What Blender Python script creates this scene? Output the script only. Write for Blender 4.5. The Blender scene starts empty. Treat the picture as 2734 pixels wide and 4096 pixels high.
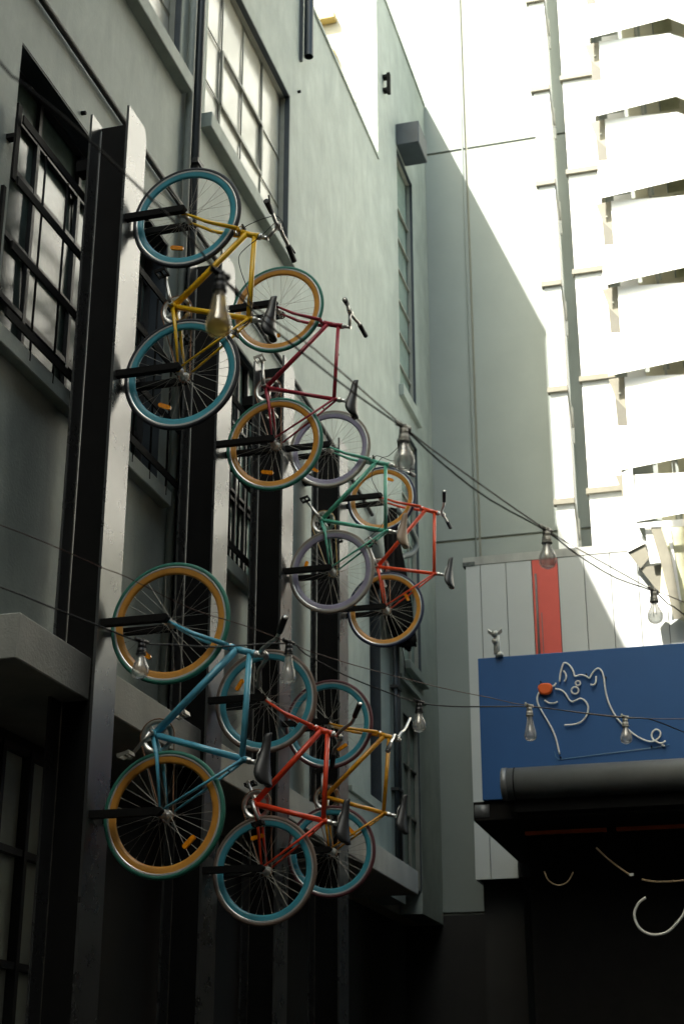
import bpy, math, random
from mathutils import Vector, Matrix
random.seed(7)
PI = math.pi
EYE = 1.6                      # eye height above the ground; geometry below is written relative to the eye
scene = bpy.context.scene
col = scene.collection

# ------------------------------------------------------------------ materials
def _nt(name):
    m = bpy.data.materials.new(name); m.use_nodes = True
    nt = m.node_tree; b = nt.nodes['Principled BSDF']
    return m, nt, b

def mat(name, c, rough=0.5, metal=0.0, var=0.12, scale=6.0, stretch=(1, 1, 1), bump=0.0, bscale=60.0,
        ior=1.5, rvar=0.0, coat=0.0, streak=0.0, dirt=None, space='Object'):
    m, nt, b = _nt(name); N = nt.nodes; L = nt.links
    b.inputs['Roughness'].default_value = rough
    b.inputs['Metallic'].default_value = metal
    b.inputs['IOR'].default_value = ior
    if coat: b.inputs['Coat Weight'].default_value = coat; b.inputs['Coat Roughness'].default_value = 0.08
    tc = N.new('ShaderNodeTexCoord'); mp = N.new('ShaderNodeMapping')
    mp.inputs['Scale'].default_value = stretch
    L.new(tc.outputs[space], mp.inputs['Vector'])
    n1 = N.new('ShaderNodeTexNoise'); n1.inputs['Scale'].default_value = scale; n1.inputs['Detail'].default_value = 8
    n1.inputs['Roughness'].default_value = 0.62
    L.new(mp.outputs[0], n1.inputs['Vector'])
    mr = N.new('ShaderNodeMapRange'); mr.inputs['From Min'].default_value = 0.3; mr.inputs['From Max'].default_value = 0.7
    mr.inputs['To Min'].default_value = 1 - var; mr.inputs['To Max'].default_value = 1 + var
    L.new(n1.outputs['Fac'], mr.inputs['Value'])
    hs = N.new('ShaderNodeHueSaturation'); hs.inputs['Color'].default_value = (*c, 1)
    L.new(mr.outputs[0], hs.inputs['Value'])
    out = hs.outputs['Color']
    if streak:
        mp2 = N.new('ShaderNodeMapping'); mp2.inputs['Scale'].default_value = (2.5, 2.5, 0.85)
        L.new(tc.outputs[space], mp2.inputs['Vector'])
        n2 = N.new('ShaderNodeTexNoise'); n2.inputs['Scale'].default_value = 1.0; n2.inputs['Detail'].default_value = 9
        n2.inputs['Roughness'].default_value = 0.66; n2.inputs['Distortion'].default_value = 1.1
        L.new(mp2.outputs[0], n2.inputs['Vector'])
        m2 = N.new('ShaderNodeMapRange'); m2.inputs['From Min'].default_value = 0.38; m2.inputs['From Max'].default_value = 0.76
        m2.inputs['To Min'].default_value = 0; m2.inputs['To Max'].default_value = streak
        L.new(n2.outputs['Fac'], m2.inputs['Value'])
        mx = N.new('ShaderNodeMixRGB'); mx.blend_type = 'MIX'
        L.new(m2.outputs[0], mx.inputs['Fac']); L.new(out, mx.inputs['Color1'])
        mx.inputs['Color2'].default_value = (*(dirt or tuple(x * 0.45 for x in c)), 1)
        out = mx.outputs['Color']
    L.new(out, b.inputs['Base Color'])
    if rvar:
        r2 = N.new('ShaderNodeMapRange'); r2.inputs['To Min'].default_value = max(0.02, rough - rvar)
        r2.inputs['To Max'].default_value = min(1, rough + rvar)
        L.new(n1.outputs['Fac'], r2.inputs['Value']); L.new(r2.outputs[0], b.inputs['Roughness'])
    if bump:
        n3 = N.new('ShaderNodeTexNoise'); n3.inputs['Scale'].default_value = bscale; n3.inputs['Detail'].default_value = 5
        L.new(mp.outputs[0], n3.inputs['Vector'])
        bp = N.new('ShaderNodeBump'); bp.inputs['Strength'].default_value = bump; bp.inputs['Distance'].default_value = 0.01
        L.new(n3.outputs['Fac'], bp.inputs['Height']); L.new(bp.outputs[0], b.inputs['Normal'])
    return m

def bulb_glass(name, tint, body=(1, 1, 1), amt=0.30):
    m, nt, b = _nt(name); N = nt.nodes; L = nt.links
    N.remove(b); out = N['Material Output']
    t = N.new('ShaderNodeBsdfTransparent'); t.inputs['Color'].default_value = (*tint, 1)
    g = N.new('ShaderNodeBsdfGlossy'); g.inputs['Roughness'].default_value = 0.04
    f = N.new('ShaderNodeLayerWeight'); f.inputs['Blend'].default_value = 0.28
    mp = N.new('ShaderNodeMapRange'); mp.inputs['To Min'].default_value = 0.10; mp.inputs['To Max'].default_value = 0.8
    L.new(f.outputs['Facing'], mp.inputs['Value'])
    x = N.new('ShaderNodeMixShader'); L.new(mp.outputs[0], x.inputs['Fac'])
    d = N.new('ShaderNodeBsdfTranslucent'); d.inputs['Color'].default_value = (*body, 1)
    d2 = N.new('ShaderNodeBsdfDiffuse'); d2.inputs['Color'].default_value = (*body, 1)
    dd = N.new('ShaderNodeMixShader'); L.new(d.outputs[0], dd.inputs[1]); L.new(d2.outputs[0], dd.inputs[2])
    x0 = N.new('ShaderNodeMixShader'); x0.inputs['Fac'].default_value = amt; L.new(t.outputs[0], x0.inputs[1]); L.new(dd.outputs[0], x0.inputs[2])
    L.new(x0.outputs[0], x.inputs[1]); L.new(g.outputs[0], x.inputs[2]); L.new(x.outputs[0], out.inputs['Surface'])
    return m

M = {}
M['plaster']   = mat('painted_render', (0.345, 0.385, 0.340), 0.6, var=0.16, scale=2.6, streak=0.65, dirt=(0.21, 0.245, 0.22), bump=0.25, bscale=45)
M['reveal']    = mat('charcoal_paint', (0.030, 0.040, 0.048), 0.5, var=0.2, bump=0.1)
M['band']      = mat('concrete_edge', (0.42, 0.41, 0.36), 0.8, var=0.12, scale=3, bump=0.3, streak=0.3)
M['darkwall']  = mat('dark_paint_and_base_shade', (0.016, 0.014, 0.012), 0.7, var=0.3, scale=2)
M['steel']     = mat('charcoal_gloss_steel', (0.045, 0.045, 0.043), 0.28, var=0.25, scale=5, rvar=0.04, ior=1.9, bump=0.03, bscale=90)
M['arm']       = mat('black_steel', (0.006, 0.0055, 0.005), 0.75, var=0.3, ior=1.25)
M['windowfr']  = mat('window_steel', (0.26, 0.26, 0.22), 0.5, var=0.15)
M['windowdk']  = mat('window_steel_dark', (0.02, 0.02, 0.02), 0.5, var=0.2)
M['glassbr']   = mat('wired_glass_pale', (0.52, 0.51, 0.43), 0.18, var=0.06, scale=2.2, ior=1.8, bump=0.02, bscale=9)
M['glassgr']   = mat('pale_green_glass', (0.26, 0.34, 0.29), 0.12, var=0.25, scale=2.0, ior=1.6, bump=0.02, bscale=9)
M['glassdk']   = mat('wired_glass_green', (0.075, 0.11, 0.095), 0.20, var=0.6, scale=2.2, ior=1.5, bump=0.08, bscale=5)
M['pipe']      = mat('pipe_paint', (0.028, 0.036, 0.042), 0.4, var=0.2)
M['pipegrey']  = mat('pipe_grey_paint', (0.32, 0.35, 0.32), 0.5, var=0.1)
M['precast']   = mat('precast_panel', (0.245, 0.272, 0.252), 0.7, var=0.05, scale=1.2, streak=0.12, dirt=(0.19, 0.215, 0.195), bump=0.1, bscale=80)
M['joint']     = mat('joint_sealant', (0.25, 0.25, 0.2), 0.8)
M['cream']     = mat('cream_render', (0.50, 0.46, 0.36), 0.8, var=0.10, scale=1.5, streak=0.35, dirt=(0.45, 0.40, 0.28), bump=0.2)
M['creamtrim'] = mat('yellow_trim', (0.48, 0.38, 0.15), 0.7)
M['white']     = mat('white_sheet_metal', (0.80, 0.80, 0.78), 0.4, var=0.03, scale=1)
M['beige']     = mat('beige_metal', (0.55, 0.52, 0.38), 0.6, var=0.12, scale=3)
M['bracket']   = mat('bracket_beige', (0.165, 0.155, 0.115), 0.6, var=0.15, scale=5)  # beige darkened so the sunlit side plates read as shaded
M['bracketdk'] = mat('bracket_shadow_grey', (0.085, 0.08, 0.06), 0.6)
M['olive']     = mat('olive_backing', (0.42, 0.42, 0.28), 0.8, var=0.3, scale=3)
M['clad']      = mat('grey_cladding', (0.50, 0.52, 0.50), 0.45, var=0.04, scale=1.4, streak=0.08, dirt=(0.4, 0.42, 0.4))
M['cladred']   = mat('red_cladding', (0.66, 0.085, 0.055), 0.45, var=0.06, scale=3)
M['coping']    = mat('metal_coping', (0.42, 0.42, 0.38), 0.45, var=0.15, scale=3, streak=0.5, dirt=(0.08, 0.08, 0.07))
M['gap']       = mat('panel_gap', (0.015, 0.015, 0.015), 0.9)
M['blue']      = mat('blue_sign_paint', (0.008, 0.085, 0.27), 0.5, var=0.06, scale=2.5, bump=0.03)
M['neon']      = mat('unlit_neon_glass', (0.90, 0.90, 0.86), 0.25, var=0.03)
M['neonor']    = mat('orange_acrylic', (0.85, 0.14, 0.02), 0.3, var=0.05)
M['acrylic']   = mat('clear_acrylic_edge', (0.10, 0.24, 0.36), 0.15)
M['tan']       = mat('tan_neon_tube', (0.45, 0.32, 0.18), 0.4)
M['orbar']     = mat('orange_batten', (0.80, 0.17, 0.05), 0.4, var=0.1)
M['cassette']  = mat('awning_cassette_metal', (0.17, 0.175, 0.175), 0.4, metal=0.3, var=0.1)
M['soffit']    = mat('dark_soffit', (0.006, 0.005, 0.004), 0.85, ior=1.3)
M['asphalt']   = mat('asphalt', (0.035, 0.034, 0.033), 0.9, var=0.3, scale=8, bump=0.5)
M['paving']    = mat('stone_paving', (0.035, 0.033, 0.03), 0.8, var=0.25, scale=4, bump=0.3)
M['brickdark'] = mat('dark_masonry', (0.035, 0.032, 0.030), 0.85, var=0.25, scale=3, bump=0.3)
M['silver']    = mat('polished_alloy', (0.62, 0.60, 0.56), 0.28, metal=0.9, var=0.1, scale=30)
M['brake']     = mat('rim_brake_track', (0.78, 0.78, 0.76), 0.22, metal=0.5, var=0.05)
M['spoke']     = mat('spoke_steel', (0.38, 0.36, 0.31), 0.35, metal=0.7, var=0.1)
M['rubber']    = mat('black_rubber', (0.014, 0.013, 0.013), 0.55, var=0.2)
M['leather']   = mat('black_saddle', (0.020, 0.021, 0.022), 0.38, var=0.2, bump=0.05)
M['leathertan']= mat('tan_saddle', (0.30, 0.21, 0.14), 0.5, var=0.15, bump=0.05)
M['reflector'] = mat('amber_reflector', (0.95, 0.32, 0.01), 0.2, var=0.25, scale=60, coat=0.6)
M['chain']     = mat('rusty_chain', (0.25, 0.12, 0.06), 0.5, metal=0.4)
M['chaingold'] = mat('gold_chain', (0.45, 0.30, 0.10), 0.4, metal=0.5)
M['cable']     = mat('black_cable', (0.012, 0.011, 0.011), 0.5)
M['cablered']  = mat('brown_wire', (0.10, 0.05, 0.035), 0.5)
M['socketdk']  = mat('black_socket', (0.016, 0.016, 0.017), 0.45)
M['socketgr']  = mat('silver_and_lit_socket', (0.60, 0.59, 0.54), 0.3)
M['bulb']      = bulb_glass('clear_bulb_glass', (0.93, 0.94, 0.92))
M['bulbamber'] = bulb_glass('amber_bulb_glass', (0.82, 0.70, 0.38), (0.90, 0.72, 0.32), 0.38)
M['filament']  = mat('led_filament', (0.85, 0.60, 0.12), 0.4)
M['cloth']     = mat('black_cloth', (0.005, 0.0045, 0.004), 0.95, ior=1.15, var=0.4, scale=14, bump=0.6, bscale=25)
M['galv']      = mat('galvanised_strap', (0.38, 0.38, 0.34), 0.4, metal=0.5)
M['bentgrey']  = mat('bent_pipe_grey', (0.10, 0.115, 0.11), 0.4)
M['galvdk']    = mat('dull_conduit', (0.16, 0.13, 0.12), 0.6)
M['frost']     = mat('frosted_green_glass', (0.55, 0.62, 0.56), 0.3, var=0.2, scale=2)
M['copdirt']   = mat('rotten_coping', (0.10, 0.11, 0.10), 0.9, var=0.5, scale=30, bump=0.6)
M['floodwhite']= mat('ivory_plastic', (0.62, 0.62, 0.56), 0.45)
BM = {}
def paint(name, c, r=0.30): BM[name] = mat(name, c, r, var=0.12, scale=9, rvar=0.08, coat=0.25); return BM[name]
P_yellow = paint('yellow_frame_paint', (0.88, 0.52, 0.012))
P_crimson = paint('crimson_frame_paint', (0.38, 0.030, 0.050))
P_mint = paint('mint_frame_paint', (0.13, 0.50, 0.35))
P_vermil = paint('vermilion_frame_paint', (0.86, 0.085, 0.02))
P_sky = paint('sky_blue_frame_paint', (0.12, 0.46, 0.62))
P_red = paint('scarlet_frame_paint', (0.86, 0.07, 0.02))
P_amber = paint('amber_frame_paint', (0.78, 0.36, 0.02))
R_teal = paint('teal_rim', (0.060, 0.32, 0.40)); R_or = paint('orange_rim', (0.66, 0.30, 0.05))
R_lil = paint('lilac_rim', (0.33, 0.30, 0.41))
T_black = mat('black_tyre', (0.010, 0.012, 0.018), 0.6); T_green = mat('green_tyre', (0.025, 0.18, 0.125), 0.6)
T_grey = mat('grey_tyre', (0.30, 0.26, 0.21), 0.7); T_navy = mat('navy_tyre', (0.012, 0.020, 0.055), 0.6)
T_tan = mat('tan_tyre', (0.17, 0.12, 0.09), 0.7); T_maroon = mat('maroon_tyre', (0.10, 0.025, 0.03), 0.6)

# ------------------------------------------------------------------ mesh builder
class MB:
    def __init__(s): s.v = []; s.f = []; s.sm = []
    def face(s, pts, smooth=False):
        b = len(s.v); s.v += [tuple(p) for p in pts]; s.f.append(tuple(range(b, b + len(pts)))); s.sm.append(smooth); return s
    def box(s, x0, x1, y0, y1, z0, z1):
        b = len(s.v)
        s.v += [(x, y, z) for z in (z0, z1) for y in (y0, y1) for x in (x0, x1)]
        for q in ((0, 2, 3, 1), (4, 5, 7, 6), (0, 1, 5, 4), (2, 6, 7, 3), (0, 4, 6, 2), (1, 3, 7, 5)):
            s.f.append(tuple(b + i for i in q)); s.sm.append(False)
        return s
    def prism(s, poly, d):
        """poly: list of 3-D points (planar), d: extrusion vector"""
        n = len(poly); b = len(s.v); d = Vector(d)
        s.v += [tuple(p) for p in poly] + [tuple(Vector(p) + d) for p in poly]
        s.f.append(tuple(b + i for i in range(n))[::-1]); s.sm.append(False)
        s.f.append(tuple(b + n + i for i in range(n))); s.sm.append(False)
        for i in range(n):
            j = (i + 1) % n; s.f.append((b + i, b + j, b + n + j, b + n + i)); s.sm.append(False)
        return s
    def obox(s, c, ax, ay, az):
        """oriented box: centre and three half-axis vectors"""
        c = Vector(c); ax = Vector(ax); ay = Vector(ay); az = Vector(az)
        p = [c - ax - ay - az, c + ax - ay - az, c + ax + ay - az, c - ax + ay - az]
        return s.prism(p, az * 2)
    def ring(s, c, t, r, n, ref=None):
        t = Vector(t).normalized()
        u = ref if ref is not None else (Vector((0, 0, 1)) if abs(t.z) < 0.9 else Vector((1, 0, 0)))
        u = (u - t * u.dot(t)).normalized(); w = t.cross(u)
        b = len(s.v)
        for i in range(n):
            a = 2 * PI * i / n; s.v.append(tuple(Vector(c) + (u * math.cos(a) + w * math.sin(a)) * r))
        return b, u
    def tube(s, pts, r, n=8, closed=False, caps=True):
        pts = [Vector(p) for p in pts]; m = len(pts)
        rs = r if isinstance(r, (list, tuple)) else [r] * m
        ref = None; rings = []
        for i, p in enumerate(pts):
            if closed: t = pts[(i + 1) % m] - pts[i - 1]
            elif i == 0: t = pts[1] - pts[0]
            elif i == m - 1: t = pts[-1] - pts[-2]
            else: t = (pts[i + 1] - p).normalized() + (p - pts[i - 1]).normalized()
            b, ref = s.ring(p, t, rs[i], n, ref); rings.append(b)
        seg = list(zip(rings, rings[1:])) + ([(rings[-1], rings[0])] if closed else [])
        for a, b in seg:
            for k in range(n):
                l = (k + 1) % n; s.f.append((a + k, a + l, b + l, b + k)); s.sm.append(True)
        if caps and not closed:
            s.f.append(tuple(rings[0] + k for k in range(n))[::-1]); s.sm.append(False)
            s.f.append(tuple(rings[-1] + k for k in range(n))); s.sm.append(False)
        return s
    def lathe(s, prof, c, axis, n=24, closed=False):
        """prof: list of (radius, height along axis)"""
        axis = Vector(axis).normalized(); u = Vector((0, 0, 1)) if abs(axis.z) < 0.9 else Vector((1, 0, 0))
        u = (u - axis * u.dot(axis)).normalized(); w = axis.cross(u); c = Vector(c); rings = []
        for r, h in prof:
            b = len(s.v); rings.append(b)
            for i in range(n):
                a = 2 * PI * i / n; s.v.append(tuple(c + axis * h + (u * math.cos(a) + w * math.sin(a)) * max(r, 1e-5)))
        segs = list(zip(rings, rings[1:])) + ([(rings[-1], rings[0])] if closed else [])
        for a, b in segs:
            for k in range(n):
                l = (k + 1) % n; s.f.append((a + k, a + l, b + l, b + k)); s.sm.append(True)
        return s
    def build(s, name, m, parent=None, bevel=0.0):
        me = bpy.data.meshes.new(name)
        off = Vector((0, 0, 0))
        q = parent
        while q is not None and not q.get('_local'):
            off = off + q.location; q = q.parent
        v = s.v if off.length < 1e-9 else [(a - off.x, b - off.y, c - off.z) for a, b, c in s.v]
        me.from_pydata(v, [], s.f); me.update()
        me.polygons.foreach_set('use_smooth', s.sm)
        me.materials.append(m)
        o = bpy.data.objects.new(name, me); col.objects.link(o)
        if parent is not None:
            o.parent = parent
            if parent.get('_local'): o['_local'] = 1
        if bevel:
            md = o.modifiers.new('bevel', 'BEVEL'); md.width = bevel; md.segments = 1; md.limit_method = 'ANGLE'
        # consistent outward normals
        return o

def tag(o, label=None, cat=None, group=None, kind=None):
    if label: o['label'] = label
    if cat: o['category'] = cat
    if group: o['group'] = group
    if kind: o['kind'] = kind
    return o
def thing(name, loc, label, cat, group=None):
    o = bpy.data.objects.new(name, None); col.objects.link(o); o.location = loc; o.empty_display_size = 0.1
    return tag(o, label, cat, group)

def smooth_path(pts, sub=4):
    """Catmull-Rom through the points"""
    P = [Vector(p) for p in pts]; out = []
    for i in range(len(P) - 1):
        p0 = P[max(i - 1, 0)]; p1 = P[i]; p2 = P[i + 1]; p3 = P[min(i + 2, len(P) - 1)]
        for k in range(sub):
            t = k / sub
            out.append(0.5 * ((2 * p1) + (p2 - p0) * t + (2 * p0 - 5 * p1 + 4 * p2 - p3) * t * t + (3 * p1 - p0 - 3 * p2 + p3) * t ** 3))
    out.append(P[-1]); return out

# ------------------------------------------------------------------ left building (bicycle wall)
W = -3.75
T = 0.26
YF = 17.925
left = thing('industrial_building', (W, 8.0, -EYE), 'grey rendered warehouse wall with steel windows behind the hanging bicycles', 'building')
holes = [  # y0, y1, z0, z1, kind
    (6.54, 8.86, 3.95, 5.86, 'A'), (6.54, 8.90, 7.38, 9.10, 'B'), (9.45, 11.66, 7.36, 9.17, 'C'), (9.62, 11.60, 3.90, 5.83, 'D'),
    (16.14, 17.02, 8.20, 11.62, 'E'), (16.14, 17.02, 4.77, 7.75, 'F'), (16.02, 16.84, 0.2, 4.17, 'G'), (14.58, 15.05, 2.98, 5.30, 'H')]
secs = [(-12.0, 9.3, 16.0), (9.3, 15.14, 10.77), (15.14, YF - 0.005, 13.5)]  # near section carried up out of view, added as a thin sun screen
wall = MB(); ZB = 2.10
ys = sorted({-12.0, 9.3, 15.14, YF - 0.005} | {h[0] for h in holes} | {h[1] for h in holes})
for y0, y1 in zip(ys, ys[1:]):
    ym = (y0 + y1) / 2
    top = [s for s in secs if s[0] <= ym <= s[1]][0][2]
    zb = ZB
    zs = sorted({ZB, top} | {z for h in holes if h[0] <= ym <= h[1] for z in (h[2], h[3]) if z > ZB})
    for z0, z1 in zip(zs, zs[1:]):
        zm = (z0 + z1) / 2
        if any(h[0] <= ym <= h[1] and h[2] <= zm <= h[3] for h in holes): continue
        wall.box(W - T, W, y0, y1, z0, z1)
wall.build('wall', M['plaster'], left)
core = MB()
core.box(-14, W - T - 0.01, -12, 15.14, ZB + 0.001, 10.4); core.box(-14, -4.451, -12, 15.14, -EYE, ZB)
core.build('roof', M['brickdark'], left)
MB().box(-10, W - T - 0.01, 15.142, YF - 0.01, ZB, 13.5).box(-10, -4.451, 15.142, YF - 0.01, -EYE, ZB - 0.001).build('side_wall', M['cream'], left)
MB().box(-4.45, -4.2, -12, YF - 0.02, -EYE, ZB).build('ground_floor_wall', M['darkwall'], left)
# copings, a touch proud of the wall
MB().box(W - T - 0.02, W + 0.02, 9.3, 15.14, 10.77, 10.81).build('coping', M['plaster'], left)
MB().box(W - T - 0.02, W + 0.02, 15.12, YF - 0.02, 13.5, 13.54).build('coping', M['plaster'], left)
# ledges on the sunlit side wall
for z, x1 in ((12.92, -4.27), (12.35, -4.27), (11.8, -4.27)):
    MB().box(-6.0, x1, 15.02, 15.138, z, z + 0.08).build('ledge', M['creamtrim'], left)

def window(y0, y1, z0, z1, cols, rows, d, glassm, framem, mt=0.022, reveal=True, sill=None, sash=None, mdep=0.03, tilt=0.004):
    xg = W - d
    fr = MB(); fw = 0.02
    fr.box(xg + 0.003, xg + 0.05, y0, y0 + fw, z0, z1).box(xg + 0.003, xg + 0.05, y1 - fw, y1, z0, z1)
    fr.box(xg + 0.003, xg + 0.047, y0 + fw, y1 - fw, z0, z0 + fw).box(xg + 0.003, xg + 0.047, y0 + fw, y1 - fw, z1 - fw, z1)
    for c in cols: fr.box(xg + 0.002, xg + mdep, c - mt / 2, c + mt / 2, z0 + fw, z1 - fw)
    for r in rows: fr.box(xg + 0.002, xg + mdep - 0.003, y0 + fw, y1 - fw, r - mt / 2, r + mt / 2)
    if sash:
        a, b, e, f = sash
        for k in (a, b): fr.box(xg + 0.0025, xg + 0.025, k - 0.016, k + 0.016, e, f)
        for k in (e, f): fr.box(xg + 0.0028, xg + 0.024, a, b, k - 0.016, k + 0.016)
    o = fr.build('window', framem, left)
    gl = MB(); yy = [y0] + list(cols) + [y1]; zz = [z0] + list(rows) + [z1]
    for a, b in zip(yy, yy[1:]):
        for c_, d_ in zip(zz, zz[1:]):
            e = [random.uniform(-tilt, tilt) for _ in range(4)]
            gl.face([(xg - 0.004 + e[0], a, c_), (xg - 0.004 + e[1], b, c_), (xg - 0.004 + e[1] + e[2] - e[0], b, d_), (xg - 0.004 + e[2], a, d_)])
    gl.build('glass', glassm, o)
    if reveal:
        MB().box(xg, W - 0.004, y1 - 0.012, y1 + 0.002, z0, z1).box(xg, W - 0.004, y0, y1, z1 - 0.012, z1 + 0.002).build('reveal', M['reveal'], o)
    if sill:
        s0, s1, hz, pr = sill
        MB().box(xg + 0.05, W + pr, s0, s1, z0 - hz, z0 + 0.012).build('sill', M['plaster'], o, bevel=0.006)
    return o
window(6.54, 8.86, 3.95, 5.86, [7.1, 7.68, 8.26], [4.35, 4.75, 5.2, 5.55], 0.17, M['glassdk'], M['windowdk'], tilt=0.008, sill=(6.3, 8.95, 0.10, 0.07), mt=0.035)
window(6.54, 8.90, 7.38, 9.10, [7.13, 7.7, 8.28], [7.95, 8.52], 0.10, M['glassbr'], M['windowfr'], mt=0.010, mdep=0.014, sill=(6.3, 8.97, 0.13, 0.09))
window(9.45, 11.66, 7.36, 9.17, [10.02, 10.55, 11.09], [7.93, 8.46], 0.10, M['glassbr'], M['windowfr'], mt=0.010, mdep=0.014, sill=(9.38, 11.72, 0.13, 0.09), sash=(10.02, 11.09, 7.93, 8.46))
window(9.62, 11.60, 3.90, 5.83, [9.95, 10.16, 10.38, 10.6, 10.82, 11.04, 11.3], [4.55, 4.62, 5.2], 0.09, M['glassgr'], M['windowdk'], tilt=0.015, sill=(9.5, 11.7, 0.10, 0.07), mt=0.026)
window(16.14, 17.02, 8.20, 11.62, [], [8.65, 9.1, 9.55, 10.0, 10.45, 10.9], 0.085, M['glassgr'], M['windowfr'], sill=(16.08, 17.08, 0.14, 0.06))
window(16.14, 17.02, 4.77, 7.75, [16.72], [5.3, 5.85, 6.4, 6.95], 0.085, M['glassgr'], M['windowfr'], sill=(16.1, 17.06, 0.09, 0.08))
window(16.02, 16.84, 2.34, 4.17, [16.5], [3.1, 3.65], 0.07, M['glassgr'], M['windowfr'])
window(14.58, 15.05, 2.98, 5.30, [14.9], [], 0.16, M['glassdk'], M['windowdk'])
MB().box(W, W + 0.06, 15.75, 17.0, 4.47, 4.53).build('ledge', M['plaster'], left)
MB().box(W, W + 0.035, 13.75, 15.0, 2.86, 2.91).build('ledge', M['plaster'], left)
MB().box(W, -3.45, 16.12, 16.62, 11.64, 11.97).build('window_hood', M['reveal'], left, bevel=0.01)
# security grille over the lower left window, standing off the wall
g = MB()
for z in (5.26, 4.85, 4.44, 4.03): g.box(-3.672, -3.66, 6.48, 9.0, z - 0.026, z + 0.026)
for k in range(9): g.tube([(-3.684, 6.82 + 0.29 * k, 3.90), (-3.684, 6.82 + 0.29 * k, 5.24)], 0.008, 6)
g.box(-3.70, -3.685, 6.455, 6.50, 4.86, 5.36); g.box(-3.72, -3.70, 6.40, 6.43, 3.7, 4.78)
g.box(W, -3.70, 6.455, 6.50, 5.13, 5.16)
g.build('window_grille', M['arm'], left)
g = MB()
for z in (5.2, 4.62, 4.0): g.box(-3.682, -3.67, 9.6, 11.5, z - 0.028, z + 0.028)
for k in range(9): g.tube([(-3.69, 9.72 + 0.2 * k, 3.86), (-3.69, 9.72 + 0.2 * k, 5.22)], 0.008, 6)
g.build('window_grille', M['arm'], left)
# bottom left shopfront glazing in the dark recess
fr = MB()
for y in (6.0, 6.6, 7.2, 7.75, 8.10, 8.40): fr.box(-4.20, -4.13, y - 0.02, y + 0.02, -0.6, 2.02)
for z in (2.0, 1.42, 0.80, 0.2, -0.6): fr.box(-4.20, -4.14, 6.0, 8.4, z - 0.02, z + 0.02)
sf = fr.build('shop_window', M['windowdk'], left)
MB().box(-4.198, -4.19, 6.0, 8.4, -0.6, 2.0).build('glass', M['frost'], sf)

# canopy slab (concrete band) along the wall
cs = MB().box(-4.2, -3.46, 6.53, 15.35, 2.098, 2.335)
tag(cs.build('concrete_canopy', M['band'], None, bevel=0.006), 'long concrete canopy slab edge running along the wall below the upper bicycles', 'canopy')

# conduit along the wall
tag(MB().tube([(W + 0.03, y, z) for y, z in ((-3, 6.27), (6.66, 6.266), (9.0, 6.262), (11.9, 6.18), (13.03, 6.11), (13.9, 6.02), (14.6, 5.95))], 0.022, 8)
    .build('wall_conduit', M['cable']), 'long thin dark conduit running sideways along the grey wall above the columns', 'conduit')
# downpipes
p = thing('downpipe', (-3.69, 9.14, 2.4), 'dark downpipe left of the big bright steel window', 'pipe')
MB().tube([(-3.69, 9.14, 2.35), (-3.69, 9.14, 16)], 0.035, 14).build('pipe', M['pipe'], p)
for z in (6.72, 9.4, 4.0): MB().box(W, -3.64, 9.08, 9.2, z - 0.02, z + 0.02).build('pipe_clamp', M['windowdk'], p)
tag(MB().tube([(-3.71, 9.03, 2.35), (-3.71, 9.03, 16)], 0.03, 12).build('riser_pipe', M['pipegrey']), 'thin riser painted like the wall beside the dark downpipe', 'pipe')
p = thing('downpipe', (-3.68, 12.0, 9.86), 'short dark pipe ending in mid wall right of the big bright window', 'pipe')
pm = MB().tube([(-3.68, 12.02, 9.90), (-3.68, 12.02, 10.76)], 0.048, 16, caps=False)
pm.tube([(-3.68, 12.02, 10.76), (-3.68, 12.02, 9.90)], 0.042, 16, caps=False); pm.build('pipe', M['pipe'], p)
MB().box(W, -3.72, 11.93, 11.96, 9.8, 10.7).build('pipe_clamp', M['pipe'], p)
p = thing('service_pipes', (-3.70, 15.5, 2.4), 'pair of dark vertical service pipes below the black cloth at the far wall end', 'pipe')
MB().tube([(-3.70, 15.47, 2.42), (-3.70, 15.47, 5.6)], 0.024, 10).build('pipe', M['pipe'], p)
MB().tube([(-3.70, 15.585, 2.42), (-3.70, 15.585, 5.4)], 0.028, 10).build('pipe', M['windowdk'], p)
for z in (3.2, 4.3): MB().box(W, -3.665, 15.42, 15.63, z - 0.015, z + 0.015).build('pipe_clamp', M['windowdk'], p)
bp = smooth_path([(-3.66, 15.5, 6.35), (-3.62, 15.62, 6.3), (-3.58, 15.85, 6.22), (-3.56, 16.0, 6.12), (-3.60, 15.95, 5.98), (-3.66, 15.7, 5.85), (-3.68, 15.585, 5.7), (-3.70, 15.585, 5.4)], 4)
tag(MB().tube(bp, 0.035, 12).build('bent_pipe', M['bentgrey']), 'bent grey pipe bulging out of the wall beside the black cloth', 'pipe')
tag(MB().tube(smooth_path([(-3.72, 15.75, 4.95), (-3.71, 15.95, 4.75), (-3.72, 16.0, 4.55), (-3.73, 15.85, 4.5)], 5), 0.006, 6).build('loose_wire', M['cable']),
    'thin loose wire hanging in a loop beside the service pipes', 'wire')
for y_, z_ in ((6.27, 5.02), (7.35, 5.93), (9.30, 6.05), (9.0, 6.55), (11.9, 9.4), (13.3, 7.2)):
    MB().tube([(W, y_, z_), (W + 0.03, y_, z_)], 0.014, 8).build('wall_bolt', M['arm'], left)
# small cleat on the tall wall
c = MB(); c.box(W, W + 0.05, 15.42, 15.50, 11.98, 12.02); c.box(W, W + 0.05, 15.42, 15.50, 12.18, 12.22); c.box(W + 0.05, W + 0.09, 15.43, 15.49, 11.95, 12.25)
tag(c.build('wall_cleat', M['arm']), 'small dark metal cleat fixed on the tall grey parapet wall', 'bracket')
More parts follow.
